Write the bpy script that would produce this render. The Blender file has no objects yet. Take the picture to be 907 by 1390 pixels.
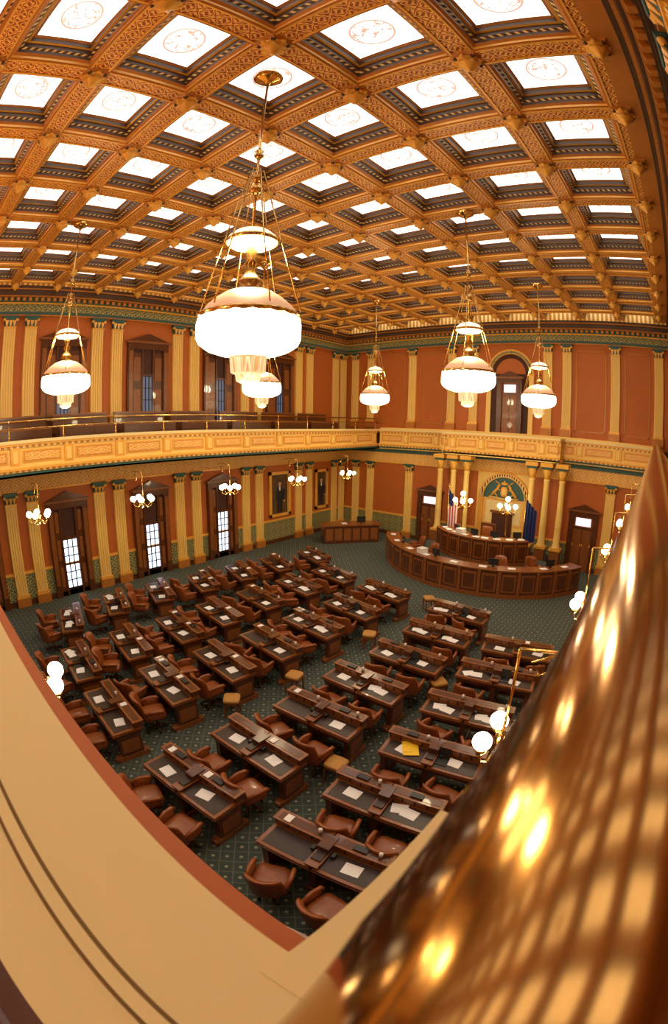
import bpy, bmesh, math, random
from mathutils import Matrix, Vector
random.seed(7)
U=1.8; CZ=6.691
scene=bpy.context.scene
# ------------------------------------------------------------ materials
def nodes(name):
    m=bpy.data.materials.new(name); m.use_nodes=True; nt=m.node_tree
    return m,nt,nt.nodes['Principled BSDF']
def mk(name,c,rough=.5,metal=0,var=.15,vs=6,bump=0,coat=0,em=0,emc=None,c2=None):
    m,nt,b=nodes(name)
    b.inputs['Roughness'].default_value=rough; b.inputs['Metallic'].default_value=metal
    if coat: b.inputs['Coat Weight'].default_value=coat
    tc=nt.nodes.new('ShaderNodeTexCoord'); n=nt.nodes.new('ShaderNodeTexNoise'); n.inputs['Scale'].default_value=vs; n.inputs['Detail'].default_value=3
    nt.links.new(tc.outputs['Object'],n.inputs['Vector'])
    mx=nt.nodes.new('ShaderNodeMix'); mx.data_type='RGBA'
    d=c2 if c2 else tuple(max(0,x*(1-2*var)) for x in c)
    mx.inputs[6].default_value=(*c,1); mx.inputs[7].default_value=(*d,1)
    nt.links.new(n.outputs['Fac'],mx.inputs[0]); nt.links.new(mx.outputs[2],b.inputs['Base Color'])
    if bump:
        bp=nt.nodes.new('ShaderNodeBump'); bp.inputs['Strength'].default_value=bump; nt.links.new(n.outputs['Fac'],bp.inputs['Height']); nt.links.new(bp.outputs[0],b.inputs['Normal'])
    return m
def math_(nt,op,a,b=None):
    n=nt.nodes.new('ShaderNodeMath'); n.operation=op
    for i,v in enumerate((a,b)):
        if v is None: continue
        if isinstance(v,(int,float)): n.inputs[i].default_value=v
        else: nt.links.new(v,n.inputs[i])
    return n.outputs[0]
def coords(nt):
    tc=nt.nodes.new('ShaderNodeTexCoord'); s=nt.nodes.new('ShaderNodeSeparateXYZ'); nt.links.new(tc.outputs['Object'],s.inputs[0]); return tc,s.outputs
def mixcol(nt,fac,c1,c2):
    mx=nt.nodes.new('ShaderNodeMix'); mx.data_type='RGBA'; nt.links.new(fac,mx.inputs[0])
    mx.inputs[6].default_value=(*c1,1); mx.inputs[7].default_value=(*c2,1); return mx
def mk_bead(name,c1,c2,period,rough=.45,metal=0,thr=.1):
    m,nt,b=nodes(name); tc,o=coords(nt)
    s=math_(nt,'ADD',o[0],o[1]); w=math_(nt,'SINE',math_(nt,'MULTIPLY',s,2*math.pi/period)); f=math_(nt,'GREATER_THAN',w,thr)
    mx=mixcol(nt,f,c1,c2); nt.links.new(mx.outputs[2],b.inputs['Base Color'])
    b.inputs['Roughness'].default_value=rough; b.inputs['Metallic'].default_value=metal
    return m
def mk_orn(name,c1,c2,px,py,ceil=False,thr=0.0,rough=.5,freq=5.5):
    m,nt,b=nodes(name); tc,o=coords(nt)
    A=o[0] if ceil else math_(nt,'ADD',o[0],o[1]); B=o[1] if ceil else o[2]
    ca=math_(nt,'COSINE',math_(nt,'MULTIPLY',A,2*math.pi/px)); cb=math_(nt,'COSINE',math_(nt,'MULTIPLY',B,2*math.pi/py))
    sa=math_(nt,'SINE',math_(nt,'MULTIPLY',A,6*math.pi/px)); sb=math_(nt,'SINE',math_(nt,'MULTIPLY',B,4*math.pi/py))
    f=math_(nt,'ADD',math_(nt,'ADD',ca,cb),math_(nt,'MULTIPLY',math_(nt,'MULTIPLY',sa,sb),.35))
    v=math_(nt,'SINE',math_(nt,'MULTIPLY',f,freq))
    g=nt.nodes.new('ShaderNodeMapRange'); g.inputs[1].default_value=thr-.25; g.inputs[2].default_value=thr+.25; nt.links.new(v,g.inputs[0])
    mx=mixcol(nt,g.outputs[0],c1,c2); nt.links.new(mx.outputs[2],b.inputs['Base Color'])
    b.inputs['Roughness'].default_value=rough
    return m
q=1.1029
GOLD=mk('gilt_plaster',(.90,.46,.07),.38,.1,.12,9,.05)
GOLD2=mk('gilt_dark',(.55,.20,.03),.42,.1,.15,9,.05)
BRASS=mk('brass',(.85,.55,.17),.18,1,.08,4)
RAILB=mk('polished_brass',(.54,.28,.08),.13,1,.15,7)
CREAM=mk('cream_paint',(.90,.61,.17),.5,0,.05,3)
CREAMW=mk('cream_ledge_paint',(.82,.65,.30),.45,0,.04,2)
GROOVE_SHADE=mk('ledge_groove_shade',(.40,.25,.09),.6,0,.04,2)  # shadow in the ledge grooves, painted in as a darker cream
RED=mk('terracotta_wall',(.50,.125,.014),.6,0,.10,3)
ORG=mk('orange_panel_border',(.66,.28,.05),.5,0,.08,3)
BEAMO=mk_orn('beam_stencil',(.30,.065,.010),(.87,.45,.08),U/6,U*q/7,True)
ORO=mk_orn('orange_cream_ornament',(.66,.25,.03),(.88,.62,.20),.42,.36)
FASO=mk_orn('fascia_orange_panel',(.72,.30,.05),(.88,.60,.20),.5,.30,thr=.1)
TEALO=mk_orn('teal_gold_ornament',(.035,.11,.075),(.48,.34,.09),.45,.45,thr=.2)
TEAL=mk('teal_paint',(.035,.115,.10),.5,0,.15,5)
BEAD=mk_bead('bead_moulding',(.08,.035,.012),(.90,.64,.26),.13,thr=.25)
EGG=mk_bead('egg_and_dart',(.50,.22,.04),(.92,.66,.24),.22)
DARK=mk('dark_moulding',(.07,.028,.009),.5,0,.15,8)
WOOD=mk('walnut_wood',(.14,.040,.011),.28,0,.3,5,.03,.35)
WOODL=mk('carved_oak',(.31,.100,.022),.33,0,.25,8,.05,.25)
LEATHT=mk('desk_leather_top',(.040,.018,.010),.38,0,.2,12)
LEATH=mk('brown_leather',(.33,.088,.017),.38,0,.22,10,.1,.15)
TAN=mk('tan_cushion',(.55,.27,.05),.6,0,.15,12)
PAPER=mk('paper',(.88,.88,.88),.7,0,.03,4)
YELL=mk('yellow_folder',(.95,.62,.02),.6,0,.03,4)
BLACK=mk('black_plastic',(.015,.015,.017),.4,0,.1,6)
BLUE=mk('blue_cloth',(.02,.03,.14),.7,0,.1,6)
WHITE=mk('white_cloth',(.75,.73,.7),.7,0,.03,6)
REDC=mk('red_cloth',(.5,.02,.02),.7,0,.03,6)
SKIN=mk('painted_skin',(.6,.35,.22),.6,0,.05,6)
CANV=mk('canvas_brown',(.16,.075,.02),.5,0,.4,2)
CURT=mk('oxblood_curtain',(.08,.02,.010),.7,0,.3,9)
def mk_em(name,c,s,base=None):
    m,nt,b=nodes(name); b.inputs['Base Color'].default_value=(*(base or c),1); b.inputs['Emission Color'].default_value=(*c,1); b.inputs['Emission Strength'].default_value=s; b.inputs['Roughness'].default_value=.4; return m
SHADE=mk_em('lamp_fringe',(1,.84,.56),6,(.9,.8,.6))
SHADET=mk_em('silk_shade',(.85,.42,.20),.34,(.5,.3,.2))
DISH=mk_em('alabaster_dish',(1,.85,.62),1.1,(.9,.85,.7))
CRYS=mk_bead('crystal_fringe',(.75,.5,.28),(.95,.9,.8),.03)
GLOBE=mk_em('lamp_globe',(1,.88,.62),10)
DAY=mk_em('daylight_pane',(.68,.80,1),2.4)
DIM=mk_em('shaded_pane',(.45,.6,1),.18,(.05,.05,.06))
DAYD=mk_em('transom_glass',(.9,.9,1),.8)
def mk_panel():
    m,nt,b=nodes('etched_glass_panel'); tc,o=coords(nt)
    fx=math_(nt,'SUBTRACT',math_(nt,'FRACT',math_(nt,'ADD',math_(nt,'DIVIDE',o[0],U),20)),.5)
    fy=math_(nt,'SUBTRACT',math_(nt,'FRACT',math_(nt,'ADD',math_(nt,'DIVIDE',o[1],U*q),20)),.5)
    r=math_(nt,'SQRT',math_(nt,'ADD',math_(nt,'MULTIPLY',fx,fx),math_(nt,'MULTIPLY',fy,fy)))
    n=nt.nodes.new('ShaderNodeTexNoise'); n.inputs['Scale'].default_value=7; n.inputs['Detail'].default_value=2; nt.links.new(tc.outputs['Object'],n.inputs['Vector'])
    ins=math_(nt,'LESS_THAN',r,.155); nz=math_(nt,'LESS_THAN',math_(nt,'ABSOLUTE',math_(nt,'SUBTRACT',n.outputs['Fac'],.5)),.03)
    rg=math_(nt,'LESS_THAN',math_(nt,'ABSOLUTE',math_(nt,'SUBTRACT',r,.165)),.009)
    f=math_(nt,'MULTIPLY',math_(nt,'MAXIMUM',math_(nt,'MULTIPLY',ins,nz),rg),.95)
    mx=mixcol(nt,f,(1,.96,.88),(.27,.13,.09)); nt.links.new(mx.outputs[2],b.inputs['Emission Color']); b.inputs['Emission Strength'].default_value=2.5
    b.inputs['Base Color'].default_value=(.4,.4,.4,1); return m
PANEL=mk_panel()
def mk_carpet():
    m,nt,b=nodes('carpet_green_dotted'); tc,o=coords(nt)
    s=math_(nt,'MULTIPLY',math_(nt,'ADD',o[0],o[1]),3.0); t=math_(nt,'MULTIPLY',math_(nt,'SUBTRACT',o[0],o[1]),3.0)
    fx=math_(nt,'SUBTRACT',math_(nt,'FRACT',math_(nt,'ADD',s,300)),.5); fy=math_(nt,'SUBTRACT',math_(nt,'FRACT',math_(nt,'ADD',t,300)),.5)
    r=math_(nt,'SQRT',math_(nt,'ADD',math_(nt,'MULTIPLY',fx,fx),math_(nt,'MULTIPLY',fy,fy)))
    dot=math_(nt,'LESS_THAN',r,.13)
    ln=math_(nt,'MULTIPLY',math_(nt,'GREATER_THAN',math_(nt,'MAXIMUM',math_(nt,'ABSOLUTE',fx),math_(nt,'ABSOLUTE',fy)),.465),.35)
    mx=mixcol(nt,math_(nt,'MAXIMUM',dot,ln),(.050,.068,.058),(.30,.30,.19)); nt.links.new(mx.outputs[2],b.inputs['Base Color']); b.inputs['Roughness'].default_value=.9; return m
CARPET=mk_carpet()
# ------------------------------------------------------------ mesh builder
class MB:
    def __init__(s): s.v=[];s.f=[];s.mi=[];s.sm=[];s.mats=[];s.M=Matrix.Identity(4)
    def mid(s,m):
        if m not in s.mats: s.mats.append(m)
        return s.mats.index(m)
    def add(s,vs,fs,m,smooth=False):
        b=len(s.v); s.v+=[tuple(s.M@Vector(v)) for v in vs]; k=s.mid(m)
        for f in fs: s.f.append(tuple(b+i for i in f)); s.mi.append(k); s.sm.append(smooth)
    def bx(s,x0,x1,y0,y1,z0,z1,m):
        s.add([(x,y,z) for x in (x0,x1) for y in (y0,y1) for z in (z0,z1)],[(0,1,3,2),(4,6,7,5),(0,4,5,1),(2,3,7,6),(0,2,6,4),(1,5,7,3)],m)
    def fr(s,cx,cy,z0,z1,a0,b0,a1,b1,m):
        s.add([(cx-a0,cy-b0,z0),(cx+a0,cy-b0,z0),(cx+a0,cy+b0,z0),(cx-a0,cy+b0,z0),(cx-a1,cy-b1,z1),(cx+a1,cy-b1,z1),(cx+a1,cy+b1,z1),(cx-a1,cy+b1,z1)],
              [(0,1,2,3),(4,5,6,7),(0,1,5,4),(1,2,6,5),(2,3,7,6),(3,0,4,7)],m)
    def lathe(s,cx,cy,prof,n,m,lobes=0,amp=0,smooth=True,cap=True):
        vs=[];fs=[]
        for r,z in prof:
            for k in range(n):
                a=2*math.pi*k/n; rr=r*(1+amp*math.cos(lobes*a)); vs.append((cx+rr*math.cos(a),cy+rr*math.sin(a),z))
        for i in range(len(prof)-1):
            for k in range(n): fs.append((i*n+k,i*n+(k+1)%n,(i+1)*n+(k+1)%n,(i+1)*n+k))
        if cap: fs.append(tuple(range(n))); fs.append(tuple((len(prof)-1)*n+k for k in range(n)))
        s.add(vs,fs,m,smooth)
    def tube(s,pts,r,n,m):
        pts=[Vector(p) for p in pts]; vs=[];fs=[]
        for i,p in enumerate(pts):
            t=(pts[min(i+1,len(pts)-1)]-pts[max(i-1,0)]).normalized()
            a=t.cross(Vector((0,0,1))); 
            if a.length<.05: a=t.cross(Vector((1,0,0)))
            a.normalize(); b=t.cross(a)
            for k in range(n):
                g=2*math.pi*k/n; vs.append(tuple(p+a*r*math.cos(g)+b*r*math.sin(g)))
        for i in range(len(pts)-1):
            for k in range(n): fs.append((i*n+k,i*n+(k+1)%n,(i+1)*n+(k+1)%n,(i+1)*n+k))
        fs.append(tuple(range(n))); fs.append(tuple((len(pts)-1)*n+k for k in range(n)))
        s.add(vs,fs,m,True)
    def sq(s,c,a,e,m,nu=16,nv=9):
        f=lambda w,e:math.copysign(abs(w)**e,w); vs=[];fs=[]
        for i in range(nv):
            ph=-math.pi/2+math.pi*i/(nv-1)
            for k in range(nu):
                th=2*math.pi*k/nu; cp=f(math.cos(ph),e)
                vs.append((c[0]+a[0]*cp*f(math.cos(th),e),c[1]+a[1]*cp*f(math.sin(th),e),c[2]+a[2]*f(math.sin(ph),e)))
        for i in range(nv-1):
            for k in range(nu): fs.append((i*nu+k,i*nu+(k+1)%nu,(i+1)*nu+(k+1)%nu,(i+1)*nu+k))
        s.add(vs,fs,m,True)
    def arc(s,c,r0,r1,z0,z1,a0,a1,n,m):
        vs=[];fs=[]
        for i in range(n+1):
            a=a0+(a1-a0)*i/n
            for r in (r0,r1):
                for z in (z0,z1): vs.append((c[0]+r*math.cos(a),c[1]+r*math.sin(a),z))
        for i in range(n):
            b=4*i; d=b+4
            fs+=[(b,b+1,d+1,d),(b+2,d+2,d+3,b+3),(b+1,b+3,d+3,d+1),(b,d,d+2,b+2)]
        fs+=[(0,1,3,2),(4*n,4*n+2,4*n+3,4*n+1)]
        s.add(vs,fs,m)
    def mesh(s,name):
        me=bpy.data.meshes.new(name); me.from_pydata(s.v,[],s.f); 
        for m in s.mats: me.materials.append(m)
        for p,k,sm in zip(me.polygons,s.mi,s.sm): p.material_index=k; p.use_smooth=sm
        bm=bmesh.new(); bm.from_mesh(me)
        bmesh.ops.recalc_face_normals(bm,faces=bm.faces); bm.to_mesh(me); bm.free(); return me
    def obj(s,name,parent=None,loc=(0,0,0),rz=0): return inst(s.mesh(name),name,loc,rz,parent)
def inst(me,name,loc=(0,0,0),rz=0,parent=None):
    o=bpy.data.objects.new(name,me); o.location=loc; o.rotation_euler=(0,0,rz); bpy.context.collection.objects.link(o); o.parent=parent; return o
def empty(name):
    o=bpy.data.objects.new(name,None); bpy.context.collection.objects.link(o); return o
def frame(o,s,n): return Matrix(((s[0],n[0],0,o[0]),(s[1],n[1],0,o[1]),(0,0,1,0),(0,0,0,1)))
# ------------------------------------------------------------ dimensions (metres)
XB=10.05*U; YA=7.95*U; YD=-2.72*U; XC=-4.6*U
YF=6.37*U; XF=XB-.25*U
cx,cy=-4.917,-3.757
YG=cy+.28*.36; XG=cx+.275*.36
ZC=12.10; GF=5.35; ZT=6.36; ZB0=5.20
FA=frame((0,YA),(1,0),(0,-1)); FB=frame((XB,0),(0,1),(-1,0)); FD=frame((0,YD),(1,0),(0,1)); FC=frame((XC,0),(0,1),(1,0))
b=MB(); b.bx(XC-.3,XB+.3,YD-.3,YA+.3,-.2,0,CARPET); b.obj('floor')
def wall(name,F,s0,s1,up=RED):
    b=MB(); b.M=F
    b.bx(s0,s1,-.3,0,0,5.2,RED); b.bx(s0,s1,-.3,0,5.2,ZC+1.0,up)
    b.bx(s0,s1,0,.03,0,.22,WOOD); b.bx(s0,s1,0,.02,.22,1.25,TEALO); b.bx(s0,s1,0,.06,1.25,1.36,GOLD)
    b.bx(s0,s1,0,.03,4.44,5.0,ORO); b.bx(s0,s1,0,.07,4.36,4.44,GOLD); b.bx(s0,s1,0,.1,5.0,5.2,TEAL)
    b.bx(s0,s1,0,.03,GF,GF+.9,WOOD)
    return b.obj(name)
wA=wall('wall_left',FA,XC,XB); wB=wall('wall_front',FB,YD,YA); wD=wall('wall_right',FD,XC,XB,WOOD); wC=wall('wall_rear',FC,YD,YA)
def crown(name,F,s0,s1,par,dk=False):
    b=MB(); b.M=F
    for z0,z1,p,m in ((10.98,11.04,.14,GOLD2),(11.04,11.16,.10,TEAL),(11.16,11.46,.08,TEALO),(11.46,11.52,.16,GOLD),(11.52,11.70,.2,TEAL),(11.70,11.76,.34,GOLD2),(11.76,11.96,.40,DARK),(11.96,12.01,.46,GOLD2),(12.01,12.10,.50,DARK),(12.10,12.5,.54,EGG)):
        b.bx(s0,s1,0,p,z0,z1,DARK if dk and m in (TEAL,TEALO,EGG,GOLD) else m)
    s=s0+.15
    while s<s1: b.bx(s,s+.13,.2,.32,11.55,11.68,GOLD2); s+=.26
    b.obj(name,par)
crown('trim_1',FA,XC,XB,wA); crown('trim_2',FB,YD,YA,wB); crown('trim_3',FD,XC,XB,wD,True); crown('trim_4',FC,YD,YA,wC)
# ------------------------------------------------------------ ceiling
ys=[-2.62*U]+[-i*q*U for i in range(2,-7,-1)]+[7.68*U]
xs=[j*U for j in range(-5,11)]
b=MB(); gp=MB(); pend=MB()
Z0=ZC+.08
rings=[(0,0),(.078,0),(.078,-.012),(.096,-.012),(.096,0),(.118,0),(.118,.03),(.145,.05),(.15,.085),(.172,.10),(.176,.155),(.205,.155),(.21,.205),(.235,.215)]
rm=[BEAMO,GOLD,GOLD,GOLD,GOLD2,GOLD,GOLD2,DARK,BEAD,DARK,GOLD,DARK,GOLD2]
for a in range(len(xs)-1):
    for c in range(len(ys)-1):
        x0,x1,y0,y1=xs[a],xs[a+1],ys[c],ys[c+1]
        if y1-y0<1.2: 
            b.add([(x0,y0,Z0),(x1,y0,Z0),(x1,y1,Z0),(x0,y1,Z0)],[(0,1,2,3)],GOLD2); b.bx(x0,x1,y0+.25,y0+.35,Z0-.05,Z0,BEAD); continue
        R=[[(x0+i*U,y0+i*U,Z0+z*U),(x1-i*U,y0+i*U,Z0+z*U),(x1-i*U,y1-i*U,Z0+z*U),(x0+i*U,y1-i*U,Z0+z*U)] for i,z in rings]
        for k in range(len(R)-1):
            b.add(R[k]+R[k+1],[(0,1,5,4),(1,2,6,5),(2,3,7,6),(3,0,4,7)],rm[k])
        gp.add([(p[0],p[1],p[2]+.01) for p in R[-1]],[(0,1,2,3)],PANEL)
b.bx(XC,XB,YD,YA,Z0+.9,Z0+1.0,DARK)
ceil=b.obj('ceiling'); gp.obj('skylight_glass',ceil)
prof=[(.17,-.0),(.21,-.025),(.20,-.05),(.13,-.07),(.16,-.10),(.15,-.14),(.085,-.18),(.07,-.21),(.035,-.25),(.005,-.27)]
for x in xs[1:]:
    for y in ys[1:]:
        pend.fr(x,y,Z0-.045,Z0,.17,.17,.22,.22,GOLD2)
        pend.lathe(x,y,[(r,Z0-.03+z) for r,z in prof],16,GOLD,8,.14)
        for k in range(8):
            a=math.pi*k/4; pend.sq((x+.19*math.cos(a),y+.19*math.sin(a),Z0-.07),(.045,.045,.03),1,DARK if k%2 else GOLD,6,5)
pend.obj('ceiling_pendants',ceil)
# ------------------------------------------------------------ pilasters
def pil_mesh(z0,z1,w,dep=.13,plinth=.35,capz=.46):
    b=MB()
    b.bx(-w*.62,w*.62,0,dep*1.5,z0,z0+plinth,GOLD2); b.bx(-w*.58,w*.58,0,dep*1.35,z0+plinth,z0+plinth+.1,GOLD)
    zs=z0+plinth+.1; ze=z1-capz
    b.bx(-w/2,w/2,0,dep*.7,zs,ze,CREAM)
    for k in range(5): c=(-1+k*.5)*w*.41; b.bx(c-w*.055,c+w*.055,dep*.7,dep,zs+.05,ze-.05,CREAM)
    b.bx(-w*.53,w*.53,0,dep*1.15,ze,ze+.06,GOLD)
    b.fr(0,dep*.6,ze+.06,z1-.1,w*.44,dep*.55,w*.58,dep*.95,TEAL)
    for k in (-1,0,1):
        b.fr(k*w*.32,dep*1.15,ze+.07,z1-.18,.02,.02,w*.14,.07,GOLD)
    for k in (-1,1): b.sq((k*w*.54,dep*1.35,z1-.15),(.07,.06,.06),.8,GOLD,8,6)
    b.bx(-w*.64,w*.64,0,dep*1.75,z1-.1,z1,TEAL)
    return b
def place(b,F,s,name='pilaster',par=None):
    me=b if isinstance(b,bpy.types.Mesh) else b.mesh(name)
    o=bpy.data.objects.new(name,me); bpy.context.collection.objects.link(o); o.parent=par; o.matrix_basis=F@Matrix.Translation((s,0,0)); return o
PL=pil_mesh(0,4.40,.48).mesh('pilaster'); PU=pil_mesh(GF,10.98,.50).mesh('pilaster'); PUB=pil_mesh(6.45,10.98,.46).mesh('pilaster')
pairs=[-2.85,-.72,1.4,3.55,5.70,7.85,9.62]
for c in pairs:
    for d in ((-.25,.25) if c<9 else (-.22,.2)):
        place(PL,FA,(c+d)*U,par=wA); place(PU,FA,(c+d)*U,par=wA)
for y in (7.42,6.80,5.27,-.95,-2.1): place(PL,FB,y*U,par=wB)
for y in (7.55,6.89,5.29,3.93,3.21,1.0,.45,-.92,-2.15): place(PUB,FB,y*U,par=wB)
for x in (-3,-.85,1.3,3.45,5.6,7.75,9.6):
    for d in (-.25,.25): place(PU,FD,(x+d)*U,par=wD); place(PL,FD,(x+d)*U,par=wD)
for y in (-1.5,.7,2.9,5.1,7.3): place(PU,FC,y*U,par=wC); place(PL,FC,y*U,par=wC)
# ------------------------------------------------------------ windows
def window(zb,zt,w,lit,pane,gw=.52):
    b=MB(); h=w/2
    b.bx(-h,-h+.26,0,.16,zb,zt-.55,WOOD); b.bx(h-.26,h,0,.16,zb,zt-.55,WOOD)
    b.bx(-h,h,0,.18,zt-.55,zt-.30,WOOD); b.bx(-h-.08,h+.08,0,.26,zt-.30,zt-.22,WOODL)
    b.add([(-h-.05,0,zt-.22),(h+.05,0,zt-.22),(0,0,zt+.12),(-h-.05,.2,zt-.22),(h+.05,.2,zt-.22),(0,.2,zt+.12)],[(0,1,2),(3,4,5),(0,1,4,3),(1,2,5,4),(2,0,3,5)],WOOD)
    for s in (-1,1): b.bx(s*(h-.13)-.09,s*(h-.13)+.09,.16,.2,zb+.5,zt-.65,WOODL)
    i=h-.26; b.bx(-i,i,.0,.03,zb,zt-.55,CURT)
    g=i*gw
    zm=zb+(zt-zb)*lit
    b.bx(-g,g,.03,.045,zb+.3,zm,pane)
    for k in range(0,4): x=-g+2*g*k/3; b.bx(x-.022,x+.022,.045,.075,zb+.3,zm,BLACK)
    n=6
    for k in range(n+1): z=zb+.3+(zm-zb-.3)*k/n; b.bx(-g,g,.045,.075,z-.018,z+.018,BLACK)
    for s in (-1,1):
        b.bx(s*(g+.02)-.04,s*(g+.02)+.04,.03,.12,zb,zt-.55,WOOD)
        x0,x1=sorted((s*(g+.06),s*i)); b.bx(x0,x1,.03,.08,zb+.2,zt-.7,WOOD)
        for kk in range(3): b.bx(x0+.04,x1-.04,.08,.1,zb+.4+kk*(zt-zb)*.27,zb+.4+kk*(zt-zb)*.27+(zt-zb)*.2,WOODL)
    b.bx(-g,g,.03,.1,zm,zm+.1,WOOD)
    return b
WL=window(.0,4.1,1.75,.56,DAY); WU=window(GF,10.35,1.95,.66,DIM,.34)
WUd=WU.mesh('window'); WLd=WL.mesh('window')
k=1
for x in (-1.8,.34,2.47,4.62): place(WLd,FA,x*U,'window_%d'%k); k+=1
for x in (-1.8,.34,2.47,4.62,6.78): place(WUd,FA,x*U,'window_%d'%k); k+=1
def portrait(w,h,z0):
    b=MB(); 
    b.bx(-w/2,w/2,.0,.05,z0,z0+h,CANV)
    f=.16
    for x0,x1,zz0,zz1 in ((-w/2,-w/2+f,z0,z0+h),(w/2-f,w/2,z0,z0+h),(-w/2,w/2,z0,z0+f),(-w/2,w/2,z0+h-f,z0+h)):
        b.bx(x0,x1,0,.12,zz0,zz1,GOLD)
    for x0,x1,zz0,zz1 in ((-w/2+f,-w/2+f+.04,z0+f,z0+h-f),(w/2-f-.04,w/2-f,z0+f,z0+h-f)): b.bx(x0,x1,0,.09,zz0,zz1,BEAD)
    c=z0+h*.5; s=h/2.3
    b.sq((0,.055,c-.02*s),(.26*s,.01,.42*s),.8,BLACK); b.sq((-.1*s,.055,c-.6*s),(.09*s,.01,.38*s),.7,BLACK); b.sq((.1*s,.055,c-.6*s),(.09*s,.01,.38*s),.7,BLACK)
    b.sq((.3*s,.056,c-.05*s),(.07*s,.01,.32*s),.8,BLACK); b.sq((0,.06,c+.3*s),(.06*s,.01,.14*s),.8,WHITE)
    b.sq((0,.062,c+.53*s),(.1*s,.012,.14*s),1,SKIN); b.sq((0,.06,c+.63*s),(.11*s,.012,.07*s),1,BLACK); b.sq((.31*s,.06,c-.38*s),(.04*s,.012,.06*s),1,SKIN)
    return b
place(portrait(1.6,2.5,1.5),FA,6.78*U,'portrait_painting'); place(portrait(1.15,2.4,1.5),FA,8.72*U,'portrait_painting')
def door(w=1.5,h=3.1):
    b=MB(); i=w/2
    for s in (-1,1): b.bx(s*(i-.13)-.13,s*(i-.13)+.13,0,.16,0,h-.35,WOOD)
    b.bx(-i,i,0,.18,h-.35,h-.15,WOOD); b.bx(-i-.1,i+.1,0,.26,h-.15,h-.07,WOODL)
    b.add([(-i-.05,0,h-.07),(i+.05,0,h-.07),(0,0,h+.22),(-i-.05,.2,h-.07),(i+.05,.2,h-.07),(0,.2,h+.22)],[(0,1,2),(3,4,5),(0,1,4,3),(1,2,5,4),(2,0,3,5)],WOOD)
    j=i-.26; b.bx(-j,j,0,.05,0,h-.35,LEATH); b.bx(-j+.1,j-.1,.05,.06,h-.85,h-.45,DAYD)
    b.bx(-j,j,.04,.09,h-1.0,h-.9,WOOD)
    for s in (-1,1):
        for z0,z1 in ((.2,.9),(1.05,h-1.1)): b.bx(s*j*.5-.17,s*j*.5+.17,.05,.07,z0,z1,WOODL)
    b.bx(-.02,.02,.05,.08,0,h-1,WOOD); b.sq((.08,.1,1.0),(.03,.03,.03),1,BRASS,8,6)
    return b
DM=door().mesh('door')
place(DM,FB,4.48*U,'door_1'); place(DM,FB,-.27*U,'door_2')
# ------------------------------------------------------------ galleries
def fascia(b,s0,s1,step=1.93,ph=0.0,zt=ZT):
    for z0,z1,p,m in ((ZB0,ZB0+.07,.02,GOLD2),(ZB0+.07,ZB0+.15,.09,TEAL),(ZB0+.15,ZB0+.22,.13,EGG),(ZB0+.22,ZB0+.30,.20,GOLD),(ZB0+.30,ZB0+.36,.10,CREAM),(ZB0+.36,zt-.24,.05,CREAM),(zt-.24,zt-.17,.10,EGG),(zt-.17,zt-.10,.15,GOLD),(zt-.10,zt,.19,CREAMW)):
        b.bx(s0,s1,-.17,p-.19,z0,z1,m)
    s=math.floor(s0/step)*step+ph
    while s<s1:
        if s>s0+.2 and s<s1-.2: b.bx(s-.16,s+.16,-.15,-.08,ZB0+.36,zt-.24,GOLD); b.bx(s-.09,s+.09,-.15,-.06,ZB0+.44,zt-.32,CREAM)
        a,c=max(s+.26,s0),min(s+step-.26,s1)
        if c-a>.3:
            b.bx(a,c,-.15,-.115,ZB0+.44,zt-.32,GOLD); b.bx(a+.05,c-.05,-.15,-.105,ZB0+.48,zt-.36,ORG); b.bx(a+.09,c-.09,-.15,-.095,ZB0+.52,zt-.40,FASO)
        s+=step
GA=frame((0,YF),(1,0),(0,-1)); GB=frame((XF,0),(0,1),(-1,0)); GD=frame((0,YG),(1,0),(0,1)); GC=frame((XG,0),(0,1),(1,0))
b=MB(); b.M=GA; fascia(b,XC,XF+.0); b.M=Matrix.Identity(4); b.bx(XC,XB,YF+.18,YA,ZB0+.01,GF,CREAM); b.bx(XC,XB,YF+.17,YF+.26,ZB0+.02,ZT-.02,WOOD); gal=b.obj('gallery_left')
b=MB(); b.M=GB
fascia(b,YG,.40*U); fascia(b,3.8*U,YF)
b.M=Matrix.Identity(4); b.bx(XF+.16,XB,YG,YF,ZB0+.01,6.45,CREAM)
PX=9.2*U; b.M=frame((PX,0),(0,1),(-1,0)); fascia(b,.40*U,3.8*U,1.53,.1)
b.M=Matrix.Identity(4); b.bx(PX+.1,XB,.40*U+.02,3.8*U-.02,ZB0+.02,ZB0+.2,CREAM)
for yy,sg in ((.40*U,1),(3.8*U,-1)):
    b.M=frame((0,yy),(1,0),(0,-sg)); fascia(b,PX+.02,XF+.1,5,2)
b.M=Matrix.Identity(4); b.obj('gallery_front')
def cap(b,s0,s1,zt):
    b.bx(s0,s1,-.115,0,zt-.05,zt,CREAMW); b.bx(s0,s1,-.12,-.115,zt-.05,zt-.006,GROOVE_SHADE); b.bx(s0,s1,-.135,-.12,zt-.05,zt+.004,CREAMW); b.bx(s0,s1,-.14,-.135,zt-.05,zt-.006,GROOVE_SHADE); b.bx(s0,s1,-.215,-.14,zt-.05,zt,CREAMW); b.bx(s0,s1,-.31,-.215,zt-.08,zt-.03,WOOD)
ZL=CZ-.36
b=MB(); b.M=GC
b.bx(YG-.09,YF,-.30,-.05,ZB0,ZL-.05,RED); cap(b,YG-.09,YF,ZL)
for z0,z1,p,m in ((ZL-.12,ZL-.05,-.02,EGG),(ZL-.60,ZL-.55,.20,RED),(ZL-.66,ZL-.60,.215,GOLD2),(ZL-.70,ZL-.66,.10,GOLD2),(ZB0,ZL-.7,-.02,ORO)): b.bx(YG,YF,-.1,p,z0,z1,m)
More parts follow.
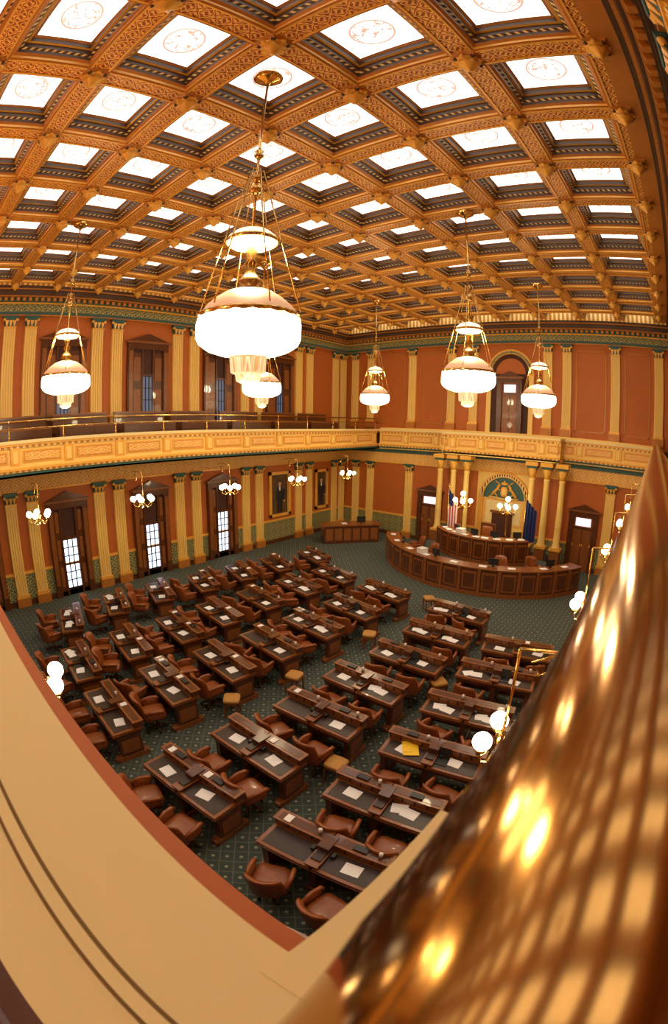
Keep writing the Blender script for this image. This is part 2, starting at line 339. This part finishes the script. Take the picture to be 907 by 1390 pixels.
b.M=Matrix.Identity(4); b.bx(XC,XG-.06,YG-.05,YF+.1,ZB0,GF,CREAM); b.obj('gallery_rear')
b=MB(); b.M=GD; b.bx(XG-.05,XF,-.30,-.05,ZB0,ZL-.05,RED); cap(b,XG,XF,ZL)
for z0,z1,p,m in ((ZL-.12,ZL-.05,-.02,EGG),(ZL-.62,ZL-.55,.03,RED),(ZL-.70,ZL-.62,.05,GOLD2),(ZB0,ZL-.7,-.02,ORO)): b.bx(XG,XF,-.1,p,z0,z1,m)
b.M=Matrix.Identity(4); b.bx(XC,XB,YD,YG-.06,ZB0,GF,CREAM)
b.bx(XG-.03,cx+.315,YG-.08,cy+.325*.36,ZL-.3,ZL+.001,CREAMW)
b.obj('gallery_right')
b=MB(); b.tube([(XC+.1,cy-.075,CZ-.192),(cx-.3,cy-.072,CZ-.192),(cx+.02,cy-.064,CZ-.194),(cx+.09,cy-.050,CZ-.194),(cx+.16,cy-.0450,CZ-.194),(cx+.5,cy-.0445,CZ-.194),(cx+2,cy-.0445,CZ-.194),(XF-.2,cy-.0445,CZ-.194)],.10,64,RAILB)
for k in range(12): b.bx(cx+.8+k*1.9,cx+.86+k*1.9,cy-.08,cy-.02,ZL-.01,CZ-.2,BRASS)
b.obj('brass_rail_right')
b=MB()
for z,r in ((6.95,.035),(6.72,.02)): b.tube([(XC,YF+.08,z),(XF,YF+.08,z)],r,10,BRASS)
x=XC+.3
while x<XF: b.lathe(x,YF+.08,[(.03,ZT),(.03,ZT+.1),(.016,ZT+.14),(.016,6.9),(.04,6.95),(.015,7.0)],8,BRASS); x+=1.95
b.obj('gallery_railing')
for r,(yy,zz) in enumerate(((YF+.8,GF+.0),(YF+1.75,GF+.45))):
    if r: 
        b=MB(); b.bx(XC,XB-.4,YF+1.5,YA-.25,GF,GF+.45,WOOD); b.obj('tier',gal)
    x=XC+.5
    b=MB()
    while x<XB-2.6:
        b.bx(x,x+2.3,yy,yy+.42,zz+.40,zz+.46,WOOD); b.bx(x,x+2.3,yy+.40,yy+.46,zz+.4,zz+1.30,WOOD); b.bx(x,x+2.3,yy+.38,yy+.48,zz+1.30,zz+1.36,WOODL)
        for k in range(5): b.bx(x+k*.56,x+k*.56+.05,yy,yy+.44,zz,zz+.66,WOOD)
        x+=2.6
    b.obj('gallery_bench')
# ------------------------------------------------------------ upper front arch
b=MB(); b.M=FB@Matrix.Translation((2.1*U,0,0))
def archring(b,r0,r1,zs,dep,m,n=24):
    vs=[];fs=[]
    for i in range(n+1):
        a=math.pi*i/n
        for r in (r0,r1):
            for d in (0,dep): vs.append((r*math.cos(a),d,zs+r*math.sin(a)))
    for i in range(n):
        c=4*i; e=c+4; fs+=[(c,c+1,e+1,e),(c+2,e+2,e+3,c+3),(c+1,c+3,e+3,e+1),(c,e,e+2,c+2)]
    b.add(vs,fs,m)
def halfdisc(b,r,zs,d,m,n=24):
    b.add([(0,d,zs)]+[(r*math.cos(math.pi*i/n),d,zs+r*math.sin(math.pi*i/n)) for i in range(n+1)],[(0,i+1,i+2) for i in range(n)],m)
zs=9.45
b.bx(-1.1,1.1,0,.015,6.45,zs,CURT); halfdisc(b,1.1,zs,.016,CURT); halfdisc(b,.8,zs,.02,RED)
archring(b,1.02,1.26,zs,.12,GOLD); archring(b,1.06,1.16,zs,.15,TEALO)
for s in (-1,1): b.bx(s*1.14-.12,s*1.14+.12,0,.12,6.45,zs,CREAM); b.bx(s*1.14-.16,s*1.14+.16,0,.17,zs-.12,zs,GOLD)
b.obj('arch',wB)
me=door(1.35,2.9).mesh('door'); o=place(me,FB@Matrix.Translation((0,.02,6.45)),2.1*U,'door_3')
b=MB(); b.M=FB
for s0,s1 in ((5.55,6.62),(4.2,5.02),(-.66,.2),(-1.9,-1.18)):
    a,c=s0*U,s1*U
    for x0,x1,z0,z1 in ((a,c,6.75,6.81),(a,c,10.64,10.7),(a,a+.06,6.75,10.7),(c-.06,c,6.75,10.7)): b.bx(x0,x1,0,.03,z0,z1,GOLD2)
b.obj('trim_5',wB)
# ------------------------------------------------------------ rostrum niche
b=MB(); b.M=FB@Matrix.Translation((2.1*U,0,0))
zs=3.05
b.bx(-1.5,1.5,0,.05,0,4.4,CREAM); b.bx(-1.15,1.15,.05,.06,1.6,zs,ORO); b.bx(-.95,.95,.06,.07,1.75,zs-.15,CREAMW)
halfdisc(b,1.15,zs,.06,TEAL); archring(b,1.12,1.36,zs,.16,GOLD); archring(b,1.18,1.28,zs,.19,BEAD)
for s in (-1,1): b.bx(s*1.24-.12,s*1.24+.12,0,.16,0,zs,GOLD)
b.bx(-.55,.55,.07,.14,.8,2.3,WOOD); b.bx(-.42,.42,.14,.17,.9,2.1,CURT); b.bx(-.65,.65,.07,.2,2.3,2.42,WOODL)
b.sq((0,.1,zs+.36),(.2,.05,.27),.7,GOLD); b.sq((0,.14,zs+.36),(.12,.03,.17),.9,CREAM)
b.sq((0,.1,zs+.78),(.2,.04,.08),1,GOLD); b.sq((0,.12,zs+.86),(.05,.04,.09),1,GOLD)
for s in (-1,1):
    b.tube([(s*.68,.1,zs+.1),(s*.55,.1,zs+.3),(s*.36,.11,zs+.5),(s*.3,.12,zs+.66)],.07,8,GOLD); b.sq((s*.27,.13,zs+.68),(.09,.05,.05),1,GOLD)
    b.tube([(s*.55,.1,zs+.3),(s*.42,.12,zs+.2),(s*.34,.12,zs+.05)],.035,6,GOLD); b.tube([(s*.4,.1,zs+.5),(s*.24,.14,zs+.45)],.03,6,GOLD)
    b.tube([(s*.26,.1,zs+.74),(s*.5,.1,zs+.9)],.03,6,GOLD)
b.tube([(-.8,.1,zs+.06),(0,.14,zs+.0),(.8,.1,zs+.06)],.04,6,CREAM)
b.obj('speaker_niche',wB)
cm=MB()
cm.bx(-.24,.24,-.24,.24,0,1.1,WOODL); cm.bx(-.28,.28,-.28,.28,1.1,1.2,GOLD)
cm.lathe(0,0,[(.22,1.2),(.22,1.26),(.18,1.3),(.19,1.36),(.16,1.42),(.155,2.2),(.165,2.25),(.155,2.3),(.135,4.3),(.16,4.36),(.13,4.42)],24,CREAM,12,.03)
cm.lathe(0,0,[(.13,4.42),(.16,4.6),(.24,4.86),(.2,4.9)],16,GOLD,8,.12); cm.bx(-.25,.25,-.25,.25,4.9,5.0,TEAL); cm.bx(-.3,.3,-.3,.3,5.0,5.195,GOLD)
cmm=cm.mesh('column')
for d in (-1.78,-1.36,-.95,.95,1.36,1.78): inst(cmm,'column',(9.42*U,(2.1+d)*U,0))
c0=(9.43*U,2.1*U)
b=MB()
def disc(b,R,z0,z1,m):
    b.arc(c0,.01,R,z0,z1,math.radians(100),math.radians(260),40,m); b.bx(c0[0]-.01,XB-.3,c0[1]-R+.6,c0[1]+R-.6,z0,z1,m)
disc(b,4.6,0,.3,CARPET); disc(b,3.4,.3,.6,CARPET); b.obj('rostrum_platform')
def curved_desk(name,R,z0,h,a0,a1,n,dep=.62):
    b=MB(); A0,A1=math.radians(a0),math.radians(a1)
    b.arc(c0,R-.10,R,z0,z0+h,A0,A1,40,WOOD); b.arc(c0,R-dep,R+.06,z0+h,z0+h+.05,A0,A1,40,WOODL)
    b.arc(c0,R-.02,R+.05,z0,z0+.16,A0,A1,40,WOODL); b.arc(c0,R-dep+.05,R-.08,z0+h-.35,z0+h-.3,A0,A1,40,WOOD)
    for k in range(n):
        a=A0+(A1-A0)*(k+.5)/n; w=(A1-A0)/n*.36
        b.arc(c0,R,R+.025,z0+.25,z0+h-.12,a-w,a+w,3,WOODL); b.arc(c0,R+.025,R+.04,z0+.33,z0+h-.2,a-w*.75,a+w*.75,3,WOOD)
        a2=A0+(A1-A0)*k/n; b.arc(c0,R,R+.06,z0,z0+h,a2-.012,a2+.012,1,WOODL)
    for k in range(9):
        a=A0+(A1-A0)*(k+.5)/9+random.uniform(-.03,.03); b.M=Matrix.Translation((c0[0]+(R-.3)*math.cos(a),c0[1]+(R-.3)*math.sin(a),z0+h+.05))@Matrix.Rotation(a,4,'Z')
        b.bx(-.12,.12,-.16,.16,0,.012,PAPER)
        if k%2: b.bx(-.2,-.17,.2,.6,.05,.32,BLACK); b.bx(-.22,-.12,.35,.45,0,.06,BLACK)
        if k==3: b.bx(-.25,.1,-.45,-.1,0,.22,WHITE)
    b.M=Matrix.Identity(4); b.obj(name)
curved_desk('clerk_rostrum_desk',5.36,0,1.12,117,246,15)
curved_desk('speaker_rostrum_desk',2.9,.6,1.1,128,232,8,.7)
b=MB(); b.bx(-1.6,1.6,-.45,.45,0,1.0,WOOD); b.bx(-1.7,1.7,-.52,.52,1.0,1.06,WOODL)
for k in range(6): b.bx(-1.5+k*.52,-1.1+k*.52,-.475,.475,.18,.85,WOODL)
b.bx(-.5,-.2,-.2,.2,1.06,1.075,PAPER); b.bx(.4,.9,-.05,0,1.12,1.45,BLACK); b.bx(.6,.7,-.07,.03,1.06,1.15,BLACK)
b.obj('corner_desk',None,(8.35*U,6.35*U,0),math.radians(-38))
def flag(name,x,y,us):
    b=MB(); b.lathe(0,0,[(.18,.6),(.16,.66),(.03,.7)],12,BRASS); b.tube([(0,0,.66),(0,0,3.6)],.02,8,BRASS); b.lathe(0,0,[(.02,3.6),(.06,3.66),(.01,3.82)],8,BRASS)
    n=14
    for k in range(n):
        a0,a1=k/n,(k+1)/n
        P=lambda a:(-.12*a+.06*math.sin(a*22),-.03-.55*a+.02*math.cos(a*22))
        for (z0f,z1f,half) in ((1,.66,0),(.66,0,1)):
            m=BLUE if (not us or (half==0 and k<7)) else (REDC if k%2 else WHITE)
            zt=lambda a:3.5-.5*a; zb=lambda a:1.35+.25*a
            z=lambda a,f:zb(a)+(zt(a)-zb(a))*f
            p0,p1=P(a0),P(a1); b.add([(p0[0],p0[1],z(a0,z0f)),(p1[0],p1[1],z(a1,z0f)),(p1[0],p1[1],z(a1,z1f)),(p0[0],p0[1],z(a0,z1f))],[(0,1,2,3)],m,True)
    b.obj(name,None,(x,y,0),0)
flag('national_flag',8.85*U,3.05*U+.45,True); flag('state_flag',8.85*U,1.05*U+.1,False)
b=MB(); b.bx(-.35,.35,-.35,.35,.6,.72,WOOD); b.sq((0,0,1.08),(.33,.33,.1),.4,LEATH); b.bx(.24,.34,-.36,.36,.7,2.1,WOOD); b.sq((.2,0,1.55),(.08,.29,.42),.4,LEATH)
for s in (-1,1): b.bx(-.3,.3,s*.36-.04,s*.36+.04,.7,1.3,WOOD)
b.obj('speaker_chair',None,(8.75*U,2.1*U,0))
# ------------------------------------------------------------ lamps
def light(name,loc,e,col,r,parent):
    l=bpy.data.lights.new(name,'POINT'); l.energy=e; l.color=col; l.shadow_soft_size=r; o=bpy.data.objects.new(name,l); o.location=loc; bpy.context.collection.objects.link(o); o.parent=parent; return o
b=MB()
b.lathe(0,0,[(.05,.06),(.20,.02),(.22,-.04),(.17,-.08),(.06,-.14),(.02,-.2)],24,BRASS); b.tube([(0,0,-.1),(0,0,-3.8)],.02,8,BRASS)
for z in (-1.7,-2.1): b.lathe(0,0,[(.02,z+.1),(.06,z+.04),(.045,z),(.07,z-.04),(.02,z-.12)],14,BRASS)
b.lathe(0,0,[(.03,-2.2),(.08,-2.3),(.09,-2.36),(.03,-2.42)],14,BRASS)
for k in range(6):
    a=math.pi*k/3+.2
    b.tube([(.08*math.cos(a),.08*math.sin(a),-2.0),(.36*math.cos(a),.36*math.sin(a),-3.1),(.63*math.cos(a),.63*math.sin(a),-4.08)],.010,5,BRASS)
b.lathe(0,0,[(.06,-2.95),(.22,-3.0),(.31,-3.08),(.33,-3.14),(.27,-3.19),(.08,-3.22)],32,DISH)
b.lathe(0,0,[(.33,-3.11),(.345,-3.14),(.33,-3.16)],32,BRASS,cap=False)
b.lathe(0,0,[(.04,-3.2),(.08,-3.28),(.045,-3.38),(.10,-3.46),(.05,-3.54),(.12,-3.64),(.16,-3.7),(.12,-3.76),(.2,-3.82)],16,BRASS)
b.lathe(0,0,[(.17,-3.80),(.30,-3.84),(.42,-3.92),(.54,-4.03),(.62,-4.15)],40,SHADET,cap=False)
b.lathe(0,0,[(.62,-4.12),(.645,-4.15),(.62,-4.18)],40,BRASS,cap=False)
b.lathe(0,0,[(.62,-4.16),(.64,-4.26),(.64,-4.42),(.60,-4.50),(.50,-4.57),(.35,-4.62),(.2,-4.64)],40,SHADE,20,.012)
b.lathe(0,0,[(.22,-4.62),(.23,-4.65),(.215,-4.66),(.205,-4.84),(.15,-4.86),(.14,-4.94),(.05,-4.98)],30,CRYS,15,.05)
chm=b.mesh('chandelier')
for x in (-4.36,-.70,2.96,6.62):
    for y in (.36,4.37):
        e=empty('chandelier'); e.location=(x*U,y*U,ZC+.02)
        inst(chm,'fixture',(0,0,0),0,e)
        light('bulb',(0,0,-3.42),340,(1,.79,.48),.25,e); light('bulb_low',(0,0,-5.2),65,(1,.79,.48),.2,e)
def lampmesh(n,R,gr,rod=True):
    b=MB()
    if rod: b.tube([(0,0,.95),(0,0,-.02)],.014,6,BRASS)
    b.lathe(0,0,[(.02,.1),(.06,.03),(.045,-.05),(.08,-.1),(.02,-.22)],12,BRASS)
    for k in range(n):
        a=2*math.pi*k/n+.3; c,s=math.cos(a)*R/.34,math.sin(a)*R/.34
        b.tube([(.05*c,.05*s,-.08),(.18*c,.18*s,-.2),(.30*c,.30*s,-.16),(.34*c,.34*s,-.06)],.012,6,BRASS)
        b.lathe(.34*c,.34*s,[(.03,-.06),(.06,-.02),(.06,.0)],10,BRASS); b.sq((.34*c,.34*s,gr-.01),(gr,gr,gr),1,GLOBE,14,10)
    return b.mesh('fixture')
arm=MB()
arm.tube([(0,-.8,.95),(0,-.3,1.0),(0,0,.95)],.016,6,BRASS)
arm.tube([(0,-.8,.55),(0,-.55,.6),(0,-.4,.75),(0,-.45,.9),(0,-.58,.86),(0,-.56,.76)],.014,6,BRASS); arm.tube([(0,-.3,.97),(0,-.12,.86),(0,-.2,.76),(0,-.28,.82)],.011,6,BRASS)
armL=MB(); armL.tube([(0,-1.0,1.25),(0,-1.0,.2),(0,-.8,-.15),(0,-.4,-.25),(0,0,-.12)],.018,6,BRASS)
lm5=lampmesh(5,.34,.10); lm3=lampmesh(3,.22,.09); lm3s=lampmesh(3,.2,.1,False); am=arm.mesh('bracket'); aml=armL.mesh('bracket')
def glamp(x,y,ang,z=4.03,L=20,me=None,rz=0,ar=None):
    e=empty('globe_chandelier'); e.location=(x,y,z); inst(me or lm5,'fixture',(0,0,0),rz,e); inst(ar or am,'bracket',(0,0,0),ang,e); light('bulb',(0,0,-.35),L,(1,.80,.52),.15,e)
for x in (-.80,1.28,3.38,5.5,7.6): glamp(x*U,YF-.80,math.pi)
for x in (-.86,1.28,3.4,5.5,7.6): glamp(x*U,YG+.72,0,me=lm3,rz=.2)
glamp(XG+.80,.56*U,-math.pi/2,me=lm3s,rz=.4,z=3.95,ar=aml)
b=MB(); b.lathe(0,0,[(.18,.6),(.18,.75),(.1,.8),(.05,.95),(.04,2.7),(.08,2.8),(.03,2.95),(.06,3.35),(.02,3.4)],14,BRASS); b.sq((0,0,3.5),(.12,.12,.12),1,GLOBE,14,10)
for k in range(4):
    a=math.pi*k/2+.4; c,s=math.cos(a),math.sin(a)
    b.tube([(.04*c,.04*s,2.9),(.2*c,.2*s,2.8),(.34*c,.34*s,2.9),(.36*c,.36*s,3.05)],.015,6,BRASS); b.sq((.36*c,.36*s,3.17),(.115,.115,.115),1,GLOBE,14,10)
tm=b.mesh('fixture')
for d in (-.62,.62):
    e=empty('torchere_lamp'); e.location=(8.5*U,(2.1+d)*U,0); inst(tm,'fixture',(0,0,0),0,e); light('bulb',(-.5,0,3.2),50,(1,.80,.5),.2,e)
# ------------------------------------------------------------ desks + chairs
def desk(v):
    rnd=random.Random(v); b=MB()
    for s in (-1,1):
        cy_=s*.50
        b.bx(-.34,.34,cy_-.47,cy_+.47,.72,.765,WOODL); b.bx(-.36,.36,cy_-.49,cy_+.49,.700,.722,WOOD)
        b.bx(-.28,.13,cy_-.40,cy_+.40,.765,.770,LEATHT)
        b.bx(-.30,.30,cy_-.44,cy_+.44,.60,.70,WOOD)
        b.bx(.17,.36,cy_-.47,cy_+.47,.765,.90,WOOD); b.bx(.14,.39,cy_-.49,cy_+.49,.90,.925,WOODL); b.bx(.19,.34,cy_-.42,cy_+.42,.925,.93,WOOD)
        for k in range(4): b.bx(.155,.17,cy_-.42+k*.22,cy_-.24+k*.22,.785,.88,WOODL)
        yo=cy_+s*.38
        b.bx(-.26,.28,yo-.06,yo+.06,.12,.60,WOOD); b.bx(-.20,.22,yo-.075,yo+.075,.2,.52,WOODL)
        b.bx(-.36,.38,yo-.08,yo+.08,.0,.12,WOODL); b.sq((-.36,yo,.06),(.05,.08,.06),.7,WOODL,10,7); b.sq((.38,yo,.06),(.05,.08,.06),.7,WOODL,10,7)
        b.bx(.24,.28,cy_-.42,cy_+.42,.14,.66,WOOD); b.bx(.28,.295,cy_-.33,cy_-.04,.2,.6,WOODL); b.bx(.28,.295,cy_+.04,cy_+.33,.2,.6,WOODL)
        M0=b.M.copy()
        if rnd.random()<.97:
            b.M=Matrix.Translation((-.07+rnd.uniform(-.05,.05),cy_+rnd.uniform(-.1,.1),.771))@Matrix.Rotation(rnd.uniform(-.25,.25),4,'Z'); b.bx(-.11,.11,-.14,.14,0,.008,PAPER)
            if rnd.random()<.4: b.M=b.M@Matrix.Translation((.02,.2,0))@Matrix.Rotation(.4,4,'Z'); b.bx(-.11,.11,-.14,.14,0,.006,PAPER)
        b.M=M0
        if rnd.random()<.5: b.bx(-.02,.08,cy_-s*.36,cy_-s*.30,.77,.84,BLACK)
        if rnd.random()<.5: b.bx(.2,.32,cy_-.1,cy_+.12,.93,.96,BLACK)
        if rnd.random()<.5: b.bx(.18,.33,cy_+.2,cy_+.32,.93,.945,PAPER)
        if rnd.random()<.25:
            b.bx(-.2,.02,cy_+.16,cy_+.4,.771,.785,BLACK); b.add([(.02,cy_+.16,.785),(.02,cy_+.4,.785),(.09,cy_+.4,.98),(.09,cy_+.16,.98)],[(0,1,2,3)],BLACK)
        if rnd.random()<.5: b.lathe(.26,cy_-.3,[(.03,.93),(.035,1.02),(.02,1.03)],8,WHITE)
    b.bx(-.30,.30,-.06,.06,.12,.80,WOOD); b.bx(-.33,.37,-.11,.11,.80,.83,WOODL); b.bx(-.2,.1,-.08,.08,.83,.86,LEATHT); b.bx(.0,.3,-.1,.1,.83,.95,WOOD)
    b.bx(-.34,.38,-.09,.09,0,.12,WOODL)
    return b.mesh('legislator_desk')
DV=[desk(i) for i in range(8)]
def chair(tuft):
    b=MB()
    for k in range(5):
        a=2*math.pi*k/5; c,s=math.cos(a),math.sin(a); b.tube([(.03*c,.03*s,.13),(.26*c,.26*s,.08)],.022,6,WOOD); b.sq((.26*c,.26*s,.035),(.03,.03,.035),1,BLACK,8,6)
    b.lathe(0,0,[(.05,.1),(.03,.16),(.03,.36),(.12,.38)],10,BRASS)
    b.sq((0.02,0,.45),(.27,.28,.085),.45,LEATH,20,9)
    n=14;mv=9;vs=[];fs=[]
    for side in (0,1):
        for j in range(mv+1):
            v=j/mv
            for i in range(n+1):
                u=-1+2*i/n; a=u*1.12
                w=1-.22*max(0,v-.6)**1.2*2*abs(u)**3
                edge=(1-abs(u)**6)
                R2=.34 if side==0 else .34-.095*max(.25,edge)*(1 if 0<j<mv else .4)-( .014*math.cos(u*9)*math.cos(v*14) if tuft else 0)
                vs.append((-.02-R2*math.cos(a)*1.0-.10*v,R2*math.sin(a)*w,.40+v*.60-.09*v*abs(u)**3))
    o=(n+1)*(mv+1)
    for j in range(mv):
        for i in range(n):
            p=j*(n+1)+i; fs+=[(p,p+1,p+n+2,p+n+1),(o+p,o+p+n+1,o+p+n+2,o+p+1)]
    for i in range(n): fs+=[(i,o+i,o+i+1,i+1),(mv*(n+1)+i,mv*(n+1)+i+1,o+mv*(n+1)+i+1,o+mv*(n+1)+i)]
    for j in range(mv): p=j*(n+1); fs+=[(p,p+n+1,o+p+n+1,o+p)]; p+=n; fs+=[(p,o+p,o+p+n+1,p+n+1)]
    b.add(vs,fs,LEATH,True)
    for s in (-1,1):
        b.tube([(-.2,s*.29,.62),(.0,s*.32,.66),(.18,s*.31,.65),(.22,s*.30,.6)],.04,8,LEATH); b.sq((.0,s*.30,.55),(.2,.03,.1),.5,LEATH,12,7)
    return b.mesh('leather_chair')
CV=[chair(True),chair(False)]
Cx,Cy=-2.7317,-2.0872
def D(xr,yr,h=.76):
    k=(CZ-h)/U/3.357; return ((Cx+(xr-Cx)*k)*U,(Cy+(yr-Cy)*k)*U)
cols=[(9,[(-1.90,-.72),(-.86,-.49),(-.02,-.50),(.87,-.52),(1.83,-.48),(2.85,-.46),(3.80,-.45)]),
(3,[(-1.08,1.03),(-.22,1.0),(.70,.92),(1.60,.92),(2.57,.84),(3.55,.85),(4.6,.95)]),
(-5,[(-1.12,2.72),(-.2,2.83),(.7,2.76),(1.57,2.70),(2.50,2.66),(3.5,2.6),(4.6,2.62)]),
(-8,[(-.98,4.12),(-.06,4.22),(.85,4.18),(1.72,4.23),(2.68,4.21),(3.69,4.14),(4.72,4.04)]),
(-17,[(-.52,5.76),(.50,5.95),(1.48,5.93),(2.45,5.78),(3.45,5.72),(4.42,5.58),(5.5,5.35)])]
n=0
for ci,(rot,L) in enumerate(cols):
    for ri,(xr,yr) in enumerate(L):
        x,y=D(xr,yr); a=math.radians(rot+random.uniform(-2,2))
        inst(DV[(n*3)%8],'legislator_desk',(x,y,0),a); n+=1
        if ci==0 and ri==0: continue
        for s in (-1,1):
            if ri>4 and random.random()<.15: continue
            dx,dy=-.68-random.uniform(0,.08),s*.5+random.uniform(-.06,.06)
            inst(CV[random.random()<.6],'leather_chair',(x+dx*math.cos(a)-dy*math.sin(a),y+dx*math.sin(a)+dy*math.cos(a),0),a+random.uniform(-.5,.5))
for aa in (135,155,205,226):
    a=math.radians(aa); inst(CV[0],'leather_chair',(c0[0]+4.05*math.cos(a),c0[1]+4.05*math.sin(a),.3),a)
b=MB(); b.bx(-.19,.19,-.15,.15,0,.01,YELL); b.bx(-.1,.22,-.02,.16,.01,.02,YELL); x,y=D(.92,-.27,.78); b.obj('yellow_folder',None,(x-.14,y,.782),.6)
b=MB(); b.sq((0,0,.47),(.20,.20,.05),.4,TAN)
for sx in (-1,1):
    for sy in (-1,1): b.bx(sx*.16-.02,sx*.16+.02,sy*.16-.02,sy*.16+.02,0,.44,WOODL)
b.bx(-.18,.18,-.18,.18,.38,.43,WOODL); sm=b.mesh('page_stool')
for p in ((.22,1.95),(1.18,1.78),(.18,.22),(2.9,1.75),(2.3,.17),(4.95,1.75)):
    x,y=D(p[0],p[1],.5); inst(sm,'page_stool',(x,y,0),random.random())
# ------------------------------------------------------------ world / camera
w=bpy.data.worlds.new('world'); w.use_nodes=True; w.node_tree.nodes['Background'].inputs[0].default_value=(1,.8,.55,1); w.node_tree.nodes['Background'].inputs[1].default_value=.05; scene.world=w
scene.view_settings.view_transform='Standard'
yaw,pit,rol=.6883,-.1966,.0173
f=Vector((math.cos(yaw)*math.cos(pit),math.sin(yaw)*math.cos(pit),math.sin(pit))); rt=Vector((math.sin(yaw),-math.cos(yaw),0)); up=rt.cross(f)
R=rt*math.cos(rol)+up*math.sin(rol); Up=-rt*math.sin(rol)+up*math.cos(rol)
cd=bpy.data.cameras.new('camera'); co=bpy.data.objects.new('camera',cd); bpy.context.collection.objects.link(co); scene.camera=co
co.matrix_world=Matrix(((R.x,Up.x,-f.x,cx),(R.y,Up.y,-f.y,cy),(R.z,Up.z,-f.z,CZ),(0,0,0,1)))
cd.dof.use_dof=True; cd.dof.focus_distance=9; cd.dof.aperture_fstop=22
cd.type='PANO'; cd.sensor_fit='VERTICAL'; cd.sensor_height=36; cd.clip_start=.005
s=1390/36/600
for T in (cd,getattr(cd,'cycles',None)):
    if T is None or not hasattr(T,'panorama_type'): continue
    try:
        T.panorama_type='FISHEYE_LENS_POLYNOMIAL'; T.fisheye_polynomial_k0=0; T.fisheye_polynomial_k1=-.9997*s; T.fisheye_polynomial_k2=.1707*s*s; T.fisheye_polynomial_k3=-.1487*s**3; T.fisheye_polynomial_k4=0; T.fisheye_fov=math.radians(220)
    except Exception as ex: print(ex)
